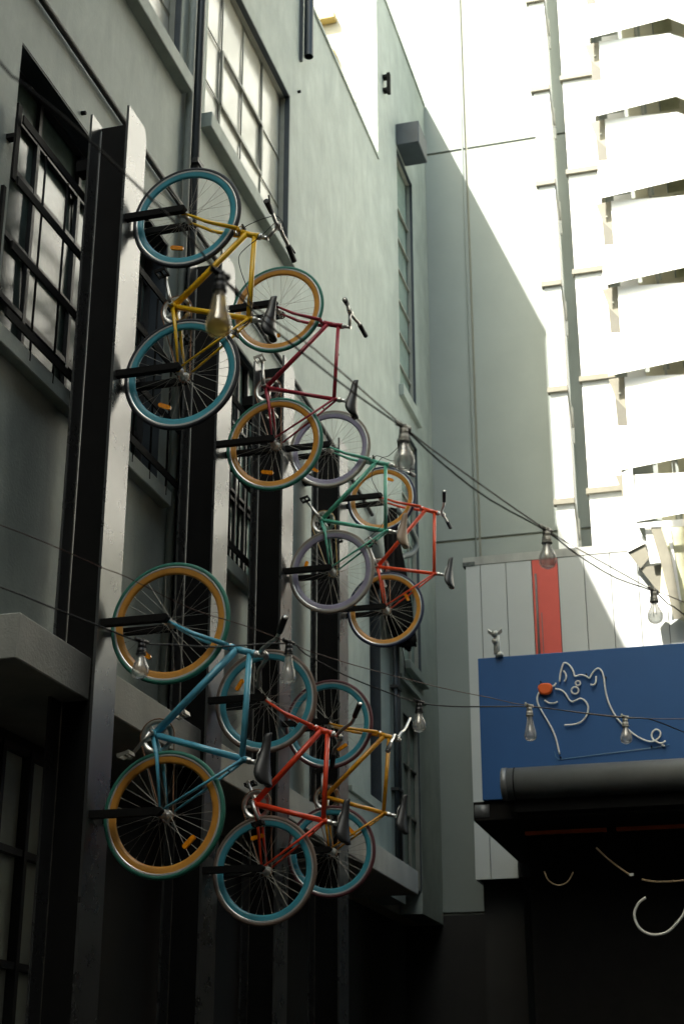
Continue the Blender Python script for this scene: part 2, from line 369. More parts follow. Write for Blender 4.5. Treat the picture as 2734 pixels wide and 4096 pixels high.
# black cloth hanging behind the vermilion bicycle
def cloth():
    m = MB(); rows = [(6.10, 14.84, 14.88), (5.95, 14.72, 15.04), (5.72, 14.60, 15.35), (5.45, 14.60, 15.55), (5.26, 14.62, 15.72), (5.08, 14.52, 15.9), (4.92, 14.45, 16.02), (4.84, 14.85, 15.75), (4.72, 15.15, 15.6)]
    n = 18; vs = []
    R = []
    for i in range(len(rows) - 1):
        for k in range(4):
            t = k / 4; R.append([rows[i][j] * (1 - t) + rows[i + 1][j] * t for j in range(3)])
    R.append(list(rows[-1])); b0 = len(m.v)
    for i, (z, a, b) in enumerate(R):
        for j in range(n + 1):
            t = j / n; fold = 0.05 * math.sin(j * 1.9 + i * 0.13) + 0.025 * math.sin(j * 4.1 + i * 0.4)
            zz = z + (random.uniform(-0.03, 0.03) if i > len(R) - 10 else 0)
            m.v.append((-3.60 + fold * (0.3 + 0.7 * i / len(R)) + 0.05 * math.sin(PI * t), a + (b - a) * t, zz))
    w = n + 1
    for i in range(len(R) - 1):
        for j in range(n):
            q = b0 + i * w + j; m.f.append((q, q + 1, q + w + 1, q + w)); m.sm.append(True)
    o = m.build('draped_cloth', M['cloth']); md = o.modifiers.new('thick', 'SOLIDIFY'); md.thickness = 0.02
    return o
tag(cloth(), 'ragged black cloth hanging in folds on the wall behind the last upper bicycle', 'cloth')

# ------------------------------------------------------------------ steel columns
XF = -3.37
HUBS = {}
COLS = [(7.38, 5.84), (9.09, 5.82), (10.57, 5.705), (12.215, 5.70)]
clabel = ['tall black steel column nearest the camera carrying the yellow and sky blue bicycles', 'second steel column carrying the crimson and scarlet bicycles',
          'third steel column carrying the mint and amber bicycles', 'farthest steel column carrying the upper vermilion bicycle']
columns = []
for (yc, zt), lb in zip(COLS, clabel):
    c = thing('steel_column', (-3.49, yc, -EYE), lb, 'steel column', 'steel columns holding the bicycles')
    columns.append(c); hw = 0.14
    zb = -EYE
    # outer flange with one cut corner
    MB().prism([(XF, yc - hw, zb), (XF, yc + hw, zb), (XF, yc + hw, zt - 0.08), (XF, yc + hw - 0.03, zt), (XF, yc - hw, zt)], (-0.016, 0, 0)).build('outer_flange', M['steel'], c)
    MB().box(-3.63, -3.615, yc - hw, yc + hw, zb, zt - 0.02).build('inner_flange', M['steel'], c)
    MB().box(-3.614, XF - 0.017, yc - 0.006, yc + 0.006, zb, zt - 0.035).build('web', M['arm'], c)
    wl = MB(); wl.tube([(-3.612, yc - 0.008, zb), (-3.612, yc - 0.008, zt - 0.06)], 0.003, 5); wl.build('weld_seam', M['spoke'], c)
    bt = MB()
    for z in (zt - 0.32,): bt.box(W, -3.631, yc - 0.05, yc + 0.05, z - 0.04, z + 0.04)
    bt.build('wall_bracket', M['arm'], c)

# ------------------------------------------------------------------ bicycles
BIKES = {
    'yellow': {'R': [-3.005, 7.38, 4.001], 'tilt': -0.0103, 'wb': 1.053, 'HTb': [0.888, 0.339], 'HTt': [0.839, 0.46], 'BB': [0.452, -0.065], 'SC': [0.294, 0.414], 'rad': [0.356, 0.347], 'bar': [0.891, 0.578], 'bn': [0.003, 0.012], 'bf': [-0.089, 0.017], 'crank': -0.187, 'ref1': -2.894, 'ref0': -2.699},
    'crimson': {'R': [-2.989, 9.06, 4.284], 'tilt': 0.0031, 'wb': 1.042, 'HTb': [0.886, 0.329], 'HTt': [0.84, 0.477], 'BB': [0.437, -0.072], 'SC': [0.282, 0.431], 'rad': [0.346, 0.343], 'bar': [0.946, 0.531], 'bn': [-0.054, 0.034], 'bf': [-0.06, 0.045], 'crank': -0.045, 'ref1': -3.085, 'ref0': -2.934},
    'sky': {'R': [-2.998, 7.38, 1.463], 'tilt': -0.011, 'wb': 1.035, 'HTb': [0.869, 0.339], 'HTt': [0.817, 0.483], 'BB': [0.425, -0.071], 'SC': [0.257, 0.433], 'rad': [0.335, 0.345], 'bar': [0.813, 0.534], 'bn': [0.099, 0.197], 'bf': [-0.107, -0.117], 'crank': -2.471, 'ref1': -2.45, 'ref0': 2.374},
    'red': {'R': [-3.005, 9.06, 1.421], 'tilt': -0.01, 'wb': 1.068, 'HTb': [0.867, 0.322], 'HTt': [0.821, 0.436], 'BB': [0.415, -0.071], 'SC': [0.278, 0.388], 'rad': [0.337, 0.341], 'bar': [0.799, 0.484], 'bn': [0.126, 0.201], 'bf': [-0.122, -0.123], 'crank': 2.719, 'ref1': -0.987, 'ref0': -0.217},
    'mint': {'R': [-3.021, 10.6, 3.89], 'tilt': -0.0176, 'wb': 1.024, 'HTb': [0.874, 0.329], 'HTt': [0.823, 0.475], 'BB': [0.43, -0.076], 'SC': [0.278, 0.442], 'rad': [0.339, 0.333], 'bar': [0.791, 0.564], 'bn': [0.108, 0.056], 'bf': [0.035, 0.045], 'crank': -0.593, 'ref1': -2.463, 'ref0': -1.281},
    'orange': {'R': [-2.999, 12.22, 4.091], 'tilt': -0.0248, 'wb': 1.03, 'HTb': [0.895, 0.352], 'HTt': [0.831, 0.498], 'BB': [0.399, -0.06], 'SC': [0.273, 0.452], 'rad': [0.342, 0.313], 'bar': [0.813, 0.544], 'bn': [0.102, 0.072], 'bf': [-0.027, 0.011], 'crank': -0.294, 'ref1': 0.421, 'ref0': 1.123},
    'amber': {'R': [-3.025, 10.62, 1.779], 'tilt': -0.0214, 'wb': 0.928, 'HTb': [0.825, 0.374], 'HTt': [0.781, 0.48], 'BB': [0.394, -0.04], 'SC': [0.243, 0.404], 'rad': [0.329, 0.337], 'bar': [0.791, 0.503], 'bn': [-0.159, -0.003], 'bf': [0.194, 0.051], 'crank': -0.012, 'ref1': 2.638, 'ref0': 0.838},
}
SP = dict(
    yellow=dict(f=P_yellow, t=T_black, r=R_teal, tr=0.0190, brakes=1, chain='chain', label='yellow bicycle with teal rims and black tyres, top of the nearest column', col=0),
    crimson=dict(f=P_crimson, t=T_green, r=R_or, tr=0.0165, brakes=0, chain='chain', label='crimson bicycle with orange rims and green tyres in the upper row', col=1),
    mint=dict(f=P_mint, t=T_grey, r=R_lil, tr=0.0175, brakes=1, chain='chaingold', saddle='leathertan', label='mint green bicycle with lilac rims and a tan saddle', col=2),
    orange=dict(f=P_vermil, t=T_navy, r=R_or, tr=0.0175, brakes=0, chain='chain', label='vermilion bicycle with orange rims and navy tyres, farthest of the upper row', col=3),
    sky=dict(f=P_sky, t=T_green, r=R_or, tr=0.0200, brakes=0, chain='chain', grips=(1, 0), label='sky blue bicycle with orange rims and green tyres, lowest on the nearest column', col=0),
    red=dict(f=P_red, t=T_tan, r=R_teal, tr=0.0190, brakes=0, chain='chain', label='scarlet bicycle with teal rims and tan tyres in the middle of the lower row', col=1),
    amber=dict(f=P_amber, t=T_maroon, r=R_teal, tr=0.0175, brakes=0, chain='chain', grips=(1, 0), label='amber bicycle with teal rims and maroon tyres, farthest of the lower row', col=2))
LAB = dict(yellow='tyre', )

def wheel(bike, cx, rad, tyre_m, rim_m, refl_ang, phase):
    c = Vector((cx, 0, 0)); Y = (0, 1, 0)
    tr = 0.0135
    m = MB(); R1 = rad - 0.026; R0 = rad - 0.069
    m.lathe([(R1 - 0.001, -0.0105), (R0 + 0.012, -0.0095), (R0, -0.004), (R0, 0.004), (R0 + 0.012, 0.0095), (R1 - 0.001, 0.0105)], c, Y, 72)
    w = m.build('wheel', rim_m, bike)
    m = MB(); pr = [(rad - tr + tr * math.cos(a), (tr * 1.02) * math.sin(a)) for a in [2 * PI * k / 12 for k in range(12)]]
    m.lathe(pr, c, Y, 72, closed=True); m.build('tyre', tyre_m, w)
    m = MB(); m.lathe([(R1 + 0.004, 0.0105), (R1 - 0.006, 0.0125), (R1 - 0.007, 0.0100)], c, Y, 72)
    m.lathe([(R1 - 0.007, -0.0100), (R1 - 0.006, -0.0125), (R1 + 0.004, -0.0105)], c, Y, 72); m.build('brake_track', M['brake'], w)
    m = MB(); nip = MB()
    for k in range(32):
        side = 1 if k % 2 else -1
        ar = 2 * PI * (k + 0.5) / 32 + phase
        ah = ar + (1 if (k // 2) % 2 else -1) * 1.15
        h = c + Vector((math.cos(ah) * 0.021, side * 0.030, math.sin(ah) * 0.021))
        e = c + Vector((math.cos(ar) * (R0 + 0.001), side * 0.002, math.sin(ar) * (R0 + 0.001)))
        m.tube([h, e], 0.0010, 4, caps=False)
        d = (h - e).normalized(); m.tube([e, e + d * 0.013], 0.0020, 4)
    m.build('spokes', M['spoke'], w)
    m = MB(); m.lathe([(0.0, -0.062), (0.009, -0.062), (0.009, -0.05), (0.014, -0.048), (0.014, -0.036), (0.024, -0.033), (0.024, -0.028), (0.013, -0.024),
                       (0.013, 0.024), (0.024, 0.028), (0.024, 0.033), (0.014, 0.036), (0.014, 0.048), (0.009, 0.05), (0.009, 0.062), (0.0, 0.062)], c, Y, 20)
    m.build('hub', M['silver'], w)
    rr = rad * 0.62; p = c + Vector((math.cos(refl_ang) * rr, 0.008, math.sin(refl_ang) * rr))
    tx = Vector((-math.sin(refl_ang), 0, math.cos(refl_ang))); rx = Vector((math.cos(refl_ang), 0, math.sin(refl_ang)))
    m = MB(); m.prism([p + tx * a + rx * b - Vector((0, 0.007, 0)) for a, b in ((-0.042, -0.006), (-0.034, -0.013), (0.034, -0.013), (0.042, -0.006), (0.042, 0.006), (0.034, 0.013), (-0.034, 0.013), (-0.042, 0.006))], (0, 0.014, 0))
    m.build('reflector', M['reflector'], w)
    return w

def hash_len(k): return {'sky': -1.0, 'amber': 0.6, 'mint': 0.4}.get(k, 0.0)
def make_bike(k):
    b = BIKES[k]; s = SP[k]; R = Vector(b['R']); t = b['tilt']
    o = thing('bicycle', R, s['label'], 'bicycle', 'bicycles hung upright on the steel columns'); o['_local'] = 1
    e = Vector((math.sin(t), 0, math.cos(t))); u = Vector((math.cos(t), 0, -math.sin(t)))
    lat = u.cross(e)
    mtx = Matrix((( e.x, lat.x, u.x), (e.y, lat.y, u.y), (e.z, lat.z, u.z)))
    o.rotation_euler = mtx.to_euler()
    wb = b['wb']; V = lambda p, y=0.0: Vector((p[0], y, p[1]))
    FH = Vector((wb, 0, 0)); BB = V(b['BB']); SC = V(b['SC']); HB = V(b['HTb']); HT = V(b['HTt'])
    hd = (HT - HB).normalized(); tr = s['tr']
    wheel(o, 0, b['rad'][0], s['t'], s['r'], b['ref0'], 0.1); wheel(o, wb, b['rad'][1], s['t'], s['r'], b['ref1'], 0.37)
    # frame: tubes welded into one mesh
    f = MB()
    hb = HB + hd * 0.012
    f.tube([hb, HT], 0.0185, 14)
    f.lathe([(0.0215, 0), (0.0215, 0.014)], hb, hd, 14).lathe([(0.0215, -0.014), (0.0215, 0)], HT, hd, 14)
    dtj = hb + hd * 0.036; ttj = HT - hd * 0.030
    f.tube([BB, dtj], tr, 14); f.tube([SC - (SC - BB).normalized() * 0.012, ttj], tr * 0.82, 14)
    sd = (SC - BB).normalized(); f.tube([BB, SC + sd * 0.018], tr * 0.88, 14)
    f.tube([BB + Vector((0, -0.036, 0)), BB + Vector((0, 0.036, 0))], 0.021, 16)
    for sy in (-1, 1):
        f.tube([BB + Vector((-0.005, sy * 0.022, 0)), Vector((0.30, sy * 0.040, -0.035)) if BB.x > 0.36 else Vector((0.25, sy * 0.04, -0.03)), Vector((0.012, sy * 0.060, 0.0))], [0.0115, 0.0110, 0.0065], 10)
        f.tube([SC + Vector((-0.004, sy * 0.017, -0.008)), SC * 0.55 + Vector((0, sy * 0.038, 0)), Vector((0.010, sy * 0.060, 0.008))], [0.0085, 0.0080, 0.0060], 10)
        f.obox((0.004, sy * 0.060, 0.002), (0.020, 0, 0), (0, 0.0028, 0), (0, 0, 0.013))
    q = SC * 0.80; f.tube([q + Vector((0, -0.028, 0)), q + Vector((0, 0.028, 0))], 0.006, 8)
    q = BB * 0.82; f.tube([q + Vector((0, -0.026, 0)), q + Vector((0, 0.026, 0))], 0.006, 8)
    f.build('frame', s['f'], o)
    # fork
    fk = MB(); cr = HB + (HB - HT).normalized() * 0.0
    fk.tube([cr + Vector((0, -0.052, 0)), cr + Vector((0, 0.052, 0))], 0.0125, 10)
    for sy in (-1, 1):
        mid = cr * 0.45 + FH * 0.55 + hd * -0.006 + Vector((-0.012, sy * 0.055, -0.006))
        fk.tube([cr + Vector((0, sy * 0.048, 0)), mid, FH + Vector((-0.004, sy * 0.055, 0.004))], [0.0135, 0.0115, 0.0070], 12)
        fk.obox(FH + Vector((0, sy * 0.055, 0)), (0.016, 0, 0), (0, 0.003, 0), (0, 0, 0.012))
    fk.build('fork', s['f'], o)
    hs = MB(); hs.lathe([(0.0, 0.0), (0.019, 0.0), (0.021, 0.012), (0.012, 0.018), (0.0, 0.018)], HT, hd, 14)
    hs.lathe([(0.019, 0), (0.0225, 0.003), (0.0225, 0.009), (0.019, 0.012)], HB, hd, 14); hs.build('headset', M['brake'], o)
    # stem and handlebar
    B = V(b['bar']); st = MB(); q = HT + hd * 0.055
    if (B - q).length < 0.03: q = HT + hd * 0.03
    st.tube([HT + hd * 0.015, q + hd * 0.010], 0.0125, 12); st.tube([q, B], [0.0125, 0.0115], 12)
    st.tube([B + Vector((0, -0.026, 0)), B + Vector((0, 0.026, 0))], 0.019, 14)
    st.build('stem', M['silver'], o)
    # local +y is toward the camera: near end first
    def half(d, sy):
        end = B + Vector((d[0], sy * 0.26, d[1]))
        p1 = B + Vector((0, sy * 0.05, 0)); p2 = B + Vector((d[0] * 0.25, sy * 0.095, d[1] * 0.30 + 0.0)); p3 = B + Vector((d[0] * 0.42, sy * 0.145, d[1] * 0.62))
        return [p1, p2, p3, end]
    n_, f_ = half(b['bn'], 1), half(b['bf'], -1)
    path = smooth_path([f_[3], f_[2], f_[1], f_[0], n_[0], n_[1], n_[2], n_[3]], 5)
    hbm = MB().tube(path, 0.0112, 12); hbo = hbm.build('handlebar', M['silver'], o)
    gr = s.get('grips', (1, 1))
    for on, h in zip(gr, (n_, f_)):
        if on:
            d = (h[3] - h[2]).normalized()
            MB().tube([h[3] - d * 0.115, h[3] - d * 0.11, h[3] + d * 0.004, h[3] + d * 0.006], [0.0135, 0.0165, 0.0170, 0.014], 12).build('grip', M['rubber'], hbo)
            if not s['brakes']: MB().lathe([(0, 0.0), (0.0125, 0.0), (0.0125, 0.004), (0, 0.004)], h[3] + d * 0.006, d, 12).build('bar_end_cap', M['silver'], hbo)
    # seat post + saddle
    top = SC + sd * (0.088 + 0.012 * (hash_len(k)))
    sp = MB().tube([SC + sd * 0.015, top], 0.0128, 12); sp.lathe([(0.0175, 0), (0.0175, 0.02)], SC + sd * 0.018, sd, 14)
    sp.tube([top + Vector((0, -0.022, 0)), top + Vector((0, 0.022, 0))], 0.015, 10)
    for sy in (-1, 1): sp.tube([top + Vector((0.09, sy * 0.008, 0.03)), top + Vector((0.04, sy * 0.020, 0.004)), top + Vector((-0.05, sy * 0.022, 0.004)), top + Vector((-0.10, sy * 0.030, 0.025))], 0.0035, 6)
    sp.build('seatpost', M['silver'], o)
    sm = MB(); prof = [(-0.135, 0.045, 0.024), (-0.125, 0.066, 0.038), (-0.09, 0.076, 0.052), (-0.05, 0.068, 0.052), (0.0, 0.044, 0.040), (0.05, 0.026, 0.028), (0.10, 0.020, 0.026), (0.135, 0.017, 0.022), (0.145, 0.008, 0.012)]
    n = 12; base = top + Vector((0.01, 0, 0.048)); rings = []
    for a, w_, h_ in prof:
        bb = len(sm.v); rings.append(bb); lift = 0.012 * (abs(a) / 0.14) ** 2
        for i in range(n):
            th = PI * i / (n - 1)
            sm.v.append(tuple(base + Vector((a, math.cos(th) * w_, lift + (math.sin(th) ** 0.6) * 0.018 - h_ * (1 - math.sin(th) ** 0.8)))))
    for a, c in zip(rings, rings[1:]):
        for i in range(n - 1): sm.f.append((a + i, a + i + 1, c + i + 1, c + i)); sm.sm.append(True)
    so = sm.build('saddle', M[s.get('saddle', 'leather')], o); md = so.modifiers.new('thick', 'SOLIDIFY'); md.thickness = 0.012; md.offset = -1
    md = so.modifiers.new('sub', 'SUBSURF'); md.levels = 1; md.render_levels = 1
    # crankset (drive side is local -y, away from the camera)
    ck = MB(); cy = -0.046
    ck.lathe([(0.066, -0.0015), (0.090, -0.0015), (0.094, 0.0), (0.090, 0.0015), (0.066, 0.0015)], BB + Vector((0, cy, 0)), (0, 1, 0), 48, closed=True)
    for k2 in range(5):
        a = 2 * PI * k2 / 5 + b['crank'] + 0.6; d = Vector((math.cos(a), 0, math.sin(a))); nn = Vector((-d.z, 0, d.x))
        ck.obox(BB + Vector((0, cy, 0)) + d * 0.036, d * 0.036, (0, 0.003, 0), nn * 0.008)
    cko = ck.build('chainring', M['silver'], o)
    tm = MB()
    for i in range(46):
        a = 2 * PI * i / 46; d = Vector((math.cos(a), 0, math.sin(a))); nn = Vector((-d.z, 0, d.x))
        tm.obox(BB + Vector((0, cy, 0)) + d * 0.0955, d * 0.003, (0, 0.0014, 0), nn * 0.0028)
    tm.build('chainring_teeth', M['spoke'], cko)
    for sy, off in ((1, 0.0), (-1, PI)):
        a = b['crank'] + off; d = Vector((math.cos(a), 0, math.sin(a)))
        y0 = 0.052 if sy > 0 else -0.060; y1 = 0.068 if sy > 0 else -0.072
        arm = MB().tube([BB + Vector((0, y0, 0)), BB + d * 0.05 + Vector((0, y0 + sy * 0.004, 0)), BB + d * 0.165 + Vector((0, y1, 0))], [0.0150, 0.0105, 0.0090], 10)
        arm.tube([BB + Vector((0, y0 - sy * 0.018, 0)), BB + Vector((0, y0 + sy * 0.009, 0))], 0.0155, 14)
        arm.tube([BB + d * 0.165 + Vector((0, y1 - sy * 0.008, 0)), BB + d * 0.165 + Vector((0, y1 + sy * 0.010, 0))], 0.0120, 12)
        ao = arm.build('crank_arm', M['silver'], o)
        MB().lathe([(0.0, 0), (0.009, 0), (0.009, 0.003), (0.0, 0.003)], BB + Vector((0, y0 + sy * 0.0075, 0)), (0, sy, 0), 12).build('crank_bolt', M['arm'], ao)
        pc = BB + d * 0.165 + Vector((0, y1 + sy * 0.055, 0)); pt = Vector((0.25, 0, 0.97)); pn = Vector((0.97, 0, -0.25))
        pd = MB(); pd.tube([pc - Vector((0, sy * 0.05, 0)), pc + Vector((0, sy * 0.035, 0))], 0.006, 8)
        for s2 in (-1, 1):
            pd.obox(pc + pt * (s2 * 0.030), pt * 0.004, (0, 0.038, 0), pn * 0.011)
            pd.obox(pc + Vector((0, s2 * 0.036, 0)), pt * 0.030, (0, 0.003, 0), pn * 0.009)
        pd.build('pedal', M['spoke'] if k in ('sky', 'crimson') else M['arm'], ao)
    # chain and sprocket
    cm = MB(); cg = MB(); rs = 0.032
    cg.lathe([(0.018, -0.0015), (rs, -0.0015), (rs, 0.0015), (0.018, 0.0015)], Vector((0, cy, 0)), (0, 1, 0), 24, closed=True); cg.build('sprocket', M['spoke'], o)
    ch = (Vector((0, cy, 0)), BB + Vector((0, cy, 0))); dd = (ch[1] - ch[0]).normalized(); nn = Vector((-dd.z, 0, dd.x))
    loop = [ch[0] + nn * rs, ch[1] + nn * 0.0965]
    a0 = math.atan2(nn.z, nn.x)
    for i in range(1, 13): a = a0 - PI * i / 12; loop.append(ch[1] + Vector((math.cos(a), 0, math.sin(a))) * 0.0965)
    loop.append(ch[0] - nn * rs)
    for i in range(1, 8): a = a0 - PI - PI * i / 8; loop.append(ch[0] + Vector((math.cos(a), 0, math.sin(a))) * rs)
    cm.tube(loop, 0.0036, 6, closed=True); cm.build('chain', M[s['chain']], o)
    if s['brakes']:
        for nm, at, dr in (('front_brake', HB + Vector((0.012, 0, -0.0)), Vector((0.55, 0, 0.83))), ('rear_brake', SC * 0.74, Vector((-0.5, 0, 0.86)))):
            bk = MB(); bk.tube([at, at + dr * 0.03], 0.007, 8)
            for sy in (-1, 1):
                bk.tube([at + dr * 0.028, at + dr * 0.02 + Vector((0, sy * 0.035, 0)), at - dr * 0.015 + Vector((0.01, sy * 0.030, 0)), at - dr * 0.030 + Vector((0.012, sy * 0.018, 0))], 0.0062, 8)
                bk.obox(at - dr * 0.030 + Vector((0.012, sy * 0.015, 0)), (0.016, 0, 0), (0, 0.004, 0), (0, 0, 0.006))
            bo = bk.build('brake_caliper', M['silver'], o)
            MB().obox(at + dr * 0.03, (0.010, 0, 0), (0, 0.028, 0), (0, 0, 0.004)).build('brake_bolt', M['arm'], bo)
        lv = MB(); h = n_; lv.tube([h[2] + (h[3] - h[2]) * 0.25, h[2] + (h[3] - h[2]) * 0.35 + Vector((0.035, 0, 0.0)), h[3] + Vector((0.045, -0.01, 0.01))], [0.009, 0.005, 0.005], 8)
        h = f_; lv.tube([h[2] + (h[3] - h[2]) * 0.25, h[2] + (h[3] - h[2]) * 0.35 + Vector((0.035, 0, 0.0)), h[3] + Vector((0.045, 0.01, 0.01))], [0.009, 0.005, 0.005], 8)
        lv.build('brake_lever', M['arm'], hbo)
        cab = dict(yellow=[(0.77, 0.64), (0.896, 0.599), (0.811, 0.493), (0.74, 0.394), (0.687, 0.354), (0.597, 0.367), (0.475, 0.406), (0.355, 0.431), (0.256, 0.427), (0.225, 0.393)],
                   mint=[(0.93, 0.60), (0.880, 0.49), (0.86, 0.42), (0.733, 0.346), (0.619, 0.378), (0.503, 0.437), (0.394, 0.447), (0.309, 0.414), (0.246, 0.344), (0.201, 0.274)])[k]
        cp = [Vector((a, 0.05, c_)) for a, c_ in cab]; cp[0].y = 0.12
        MB().tube(smooth_path(cp, 5), 0.0026, 6).build('brake_cable', M['cable'], o)
        MB().tube(smooth_path([B + Vector((0.0, -0.10, 0.02)), B + Vector((0.07, -0.02, 0.0)), B + Vector((0.05, 0.03, -0.06)), HB + Vector((0.03, 0.02, 0.06)), HB + Vector((0.018, 0, 0.02))], 5), 0.0026, 6).build('brake_cable', M['cable'], o)
    # bracket arms of the column that carry the hubs
    cpar = columns[s['col']]
    for hub in (R, R + e * wb):
        for yy, h_ in ((-0.112, 0.020), (0.070, 0.018)):
            a = MB(); x1 = hub.x + 0.03
            a.prism([(XF, hub.y + yy, hub.z - h_), (x1 - 0.02, hub.y + yy, hub.z - h_), (x1, hub.y + yy, hub.z - h_ + 0.02), (x1, hub.y + yy, hub.z + h_ - 0.012), (x1 - 0.012, hub.y + yy, hub.z + h_), (XF, hub.y + yy, hub.z + h_)], (0, 0.042, 0))
            a.build('bracket_arm', M['arm'], cpar)
    return o
for k in BIKES: make_bike(k)

# ------------------------------------------------------------------ far precast wall
fw = thing('precast_tower', (-3.0, YF, -EYE), 'pale precast concrete wall at the end of the alley with a diagonal shadow edge', 'building')
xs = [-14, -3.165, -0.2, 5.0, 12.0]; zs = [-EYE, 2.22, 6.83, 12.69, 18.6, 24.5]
for i in range(4):
    for j in range(5):
        g2 = 0.016
        MB().box(xs[i] + g2, xs[i + 1] - g2, YF, YF + 0.16, zs[j] + (g2 * 1.3), zs[j + 1] - g2 * 0.9).build('precast_panel', M['precast' if j else 'darkwall'], fw)  # lowest row dark: deep shade at the wall's foot put into its colour
MB().box(-14, 12, YF + 0.03, YF + 0.5, -EYE, 24.4).build('joint_backing', M['joint'], fw)
MB().tube([(-3.215, YF - 0.004, 2.3), (-3.215, YF - 0.004, 24)], 0.012, 8).build('joint_bead', M['precast'], fw)

# ------------------------------------------------------------------ white screened facade on the right
sc = thing('white_screened_facade', (-1.0, 17.5, -EYE), 'sunlit white facade of folded metal balcony screens and tall boxed fins', 'building')
for x0, x1, zc, yf in ((-2.10, -1.89, (13.0, 11.50, 9.98, 8.47, 6.96, 14.5, 16.0), 17.3), (-1.70, -1.30, (13.11, 11.61, 10.1, 8.57, 7.06, 14.62, 16.1), 17.3)):
    MB().box(x0, x1, yf, yf + 0.30, 5.0, 19).build('boxed_fin', M['white'], sc)
    for z in zc:
        MB().box(x0 - 0.03, x1 + 0.012, yf - 0.05, yf + 0.05, z - 0.035, z + 0.035).build('fin_ledge', M['bracket'], sc)
        st = MB(); st.box(x1 + 0.004, x1 + 0.03, yf + 0.27, yf + 0.31, z - 0.62, z - 0.12).tube([(x1 + 0.01, yf + 0.02, z - 0.03), (x1 + 0.02, yf + 0.2, z - 0.30), (x1 + 0.017, yf + 0.29, z - 0.42)], 0.015, 6)
        st.build('strap', M['galv'], sc)
# folded screens, one per storey step
ZB0 = [12.06 + 1.25 * 3, 12.06 + 1.25 * 2, 13.30, 12.06, 10.82, 9.57, 8.33, 7.08]
for z in ZB0:
    yb, yt = 16.78, 16.89
    X0 = -1.33
    m = MB(); folds = [(-0.23, 0.0), (0.55, 0.62), (1.65, 0.0), (2.45, 0.62), (3.55, 0.0), (4.35, 0.62), (5.45, 0.0), (6.2, 0.6)]
    def P(x, dy, zz, top=False): return (x, yb + dy + (yt - yb) * (zz / 1.1), z + zz)
    # first panel with the stepped left edge
    th = Vector((0, 0.012, 0))
    m.prism([P(X0, 0, 0), P(-0.23, 0, 0.12), P(-0.23, 0, 1.19), P(-1.15, 0, 1.27), P(-1.15, 0, 0.59), P(-1.26, 0, 0.60)], th)
    px, pd_ = -0.23, 0.0
    for nx, nd in folds[1:]:
        zl0 = 0.12 if pd_ == 0 else 0.02; zl1 = 0.12 if nd == 0 else 0.02
        m.prism([P(px, pd_, zl0), P(nx, nd, zl1), P(nx, nd, 1.19), P(px, pd_, 1.19)], th); px, pd_ = nx, nd
    m.build('balcony_screen', M['white'], sc)
    # return plate and bracket at the left end, shade put into their colours
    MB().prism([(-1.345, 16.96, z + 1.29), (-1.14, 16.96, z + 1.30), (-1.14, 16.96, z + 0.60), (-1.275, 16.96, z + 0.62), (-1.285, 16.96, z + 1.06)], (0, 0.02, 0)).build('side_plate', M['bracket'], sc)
    MB().prism([(-1.27, 16.955, z + 0.63), (-1.15, 16.955, z + 0.62), (-1.15, 16.955, z + 0.85), (-1.275, 16.955, z + 1.02)], (0, 0.004, 0)).build('shaded_gusset', M['bracketdk'], sc)
    MB().tube([(-1.22, 16.958, z + 1.08), (-1.22, 16.945, z + 1.08)], 0.012, 8).build('bolt', M['galv'], sc)
    MB().box(-1.12, -0.90, 17.0, 17.02, z + 1.0, z + 1.4).build('infill_plate', M['white'], sc)
    MB().box(-1.0, 8, 17.15, 17.86, z + 1.34, z + 1.42).build('floor_plate', M['beige'], sc)
for x in (-0.86, -0.62, -0.2, 1.2, 2.6, 4.0, 5.4): MB().box(x, x + 0.16, 17.22, 17.40, 5.2, 19).build('post', M['beige'], sc)
for x in (-0.68, 0.1, 1.9, 3.4): MB().box(x, x + 0.03, 17.1, 17.13, 5.2, 19).build('mullion', M['galv'], sc)
MB().box(-0.45, 12, 17.6, 17.9, 5.0, 19).build('back_wall', M['olive'], sc)
# crumpled foot of the screens above the cladding
Yf = 16.75
def plate(pts, y, m_, dy=0.012, nm='foot_plate'): MB().prism([(x, y + o_, z) for x, z, o_ in pts], (0, dy, 0)).build(nm, m_, sc)
plate([(-1.25, 7.05, 0), (-1.24, 5.66, 0), (-1.25, 6.07, 0), (-1.06, 6.15, 0), (-1.04, 6.16, 0), (-1.13, 6.41, 0)][0:1] + [(-1.25, 6.07, 0), (-1.05, 6.16, 0), (-1.13, 6.41, 0), (-1.13, 7.1, 0)], 16.78, M['white'])
plate([(-1.13, 6.42, 0.0), (-0.23, 6.50, 0.0), (-0.23, 6.97, 0.06), (-1.13, 7.03, 0.06)], 16.77, M['white'], nm='balcony_screen')
plate([(-0.22, 6.50, 0.0), (0.55, 6.40, 0.62), (0.55, 6.97, 0.68), (-0.22, 6.97, 0.06)], 16.77, M['white'], nm='balcony_screen')
MB().prism([(-1.345, 16.96, 7.10), (-1.14, 16.96, 7.10), (-1.14, 16.96, 6.44), (-1.26, 16.96, 6.50), (-1.285, 16.96, 6.9)], (0, 0.02, 0)).build('side_plate', M['bracket'], sc)
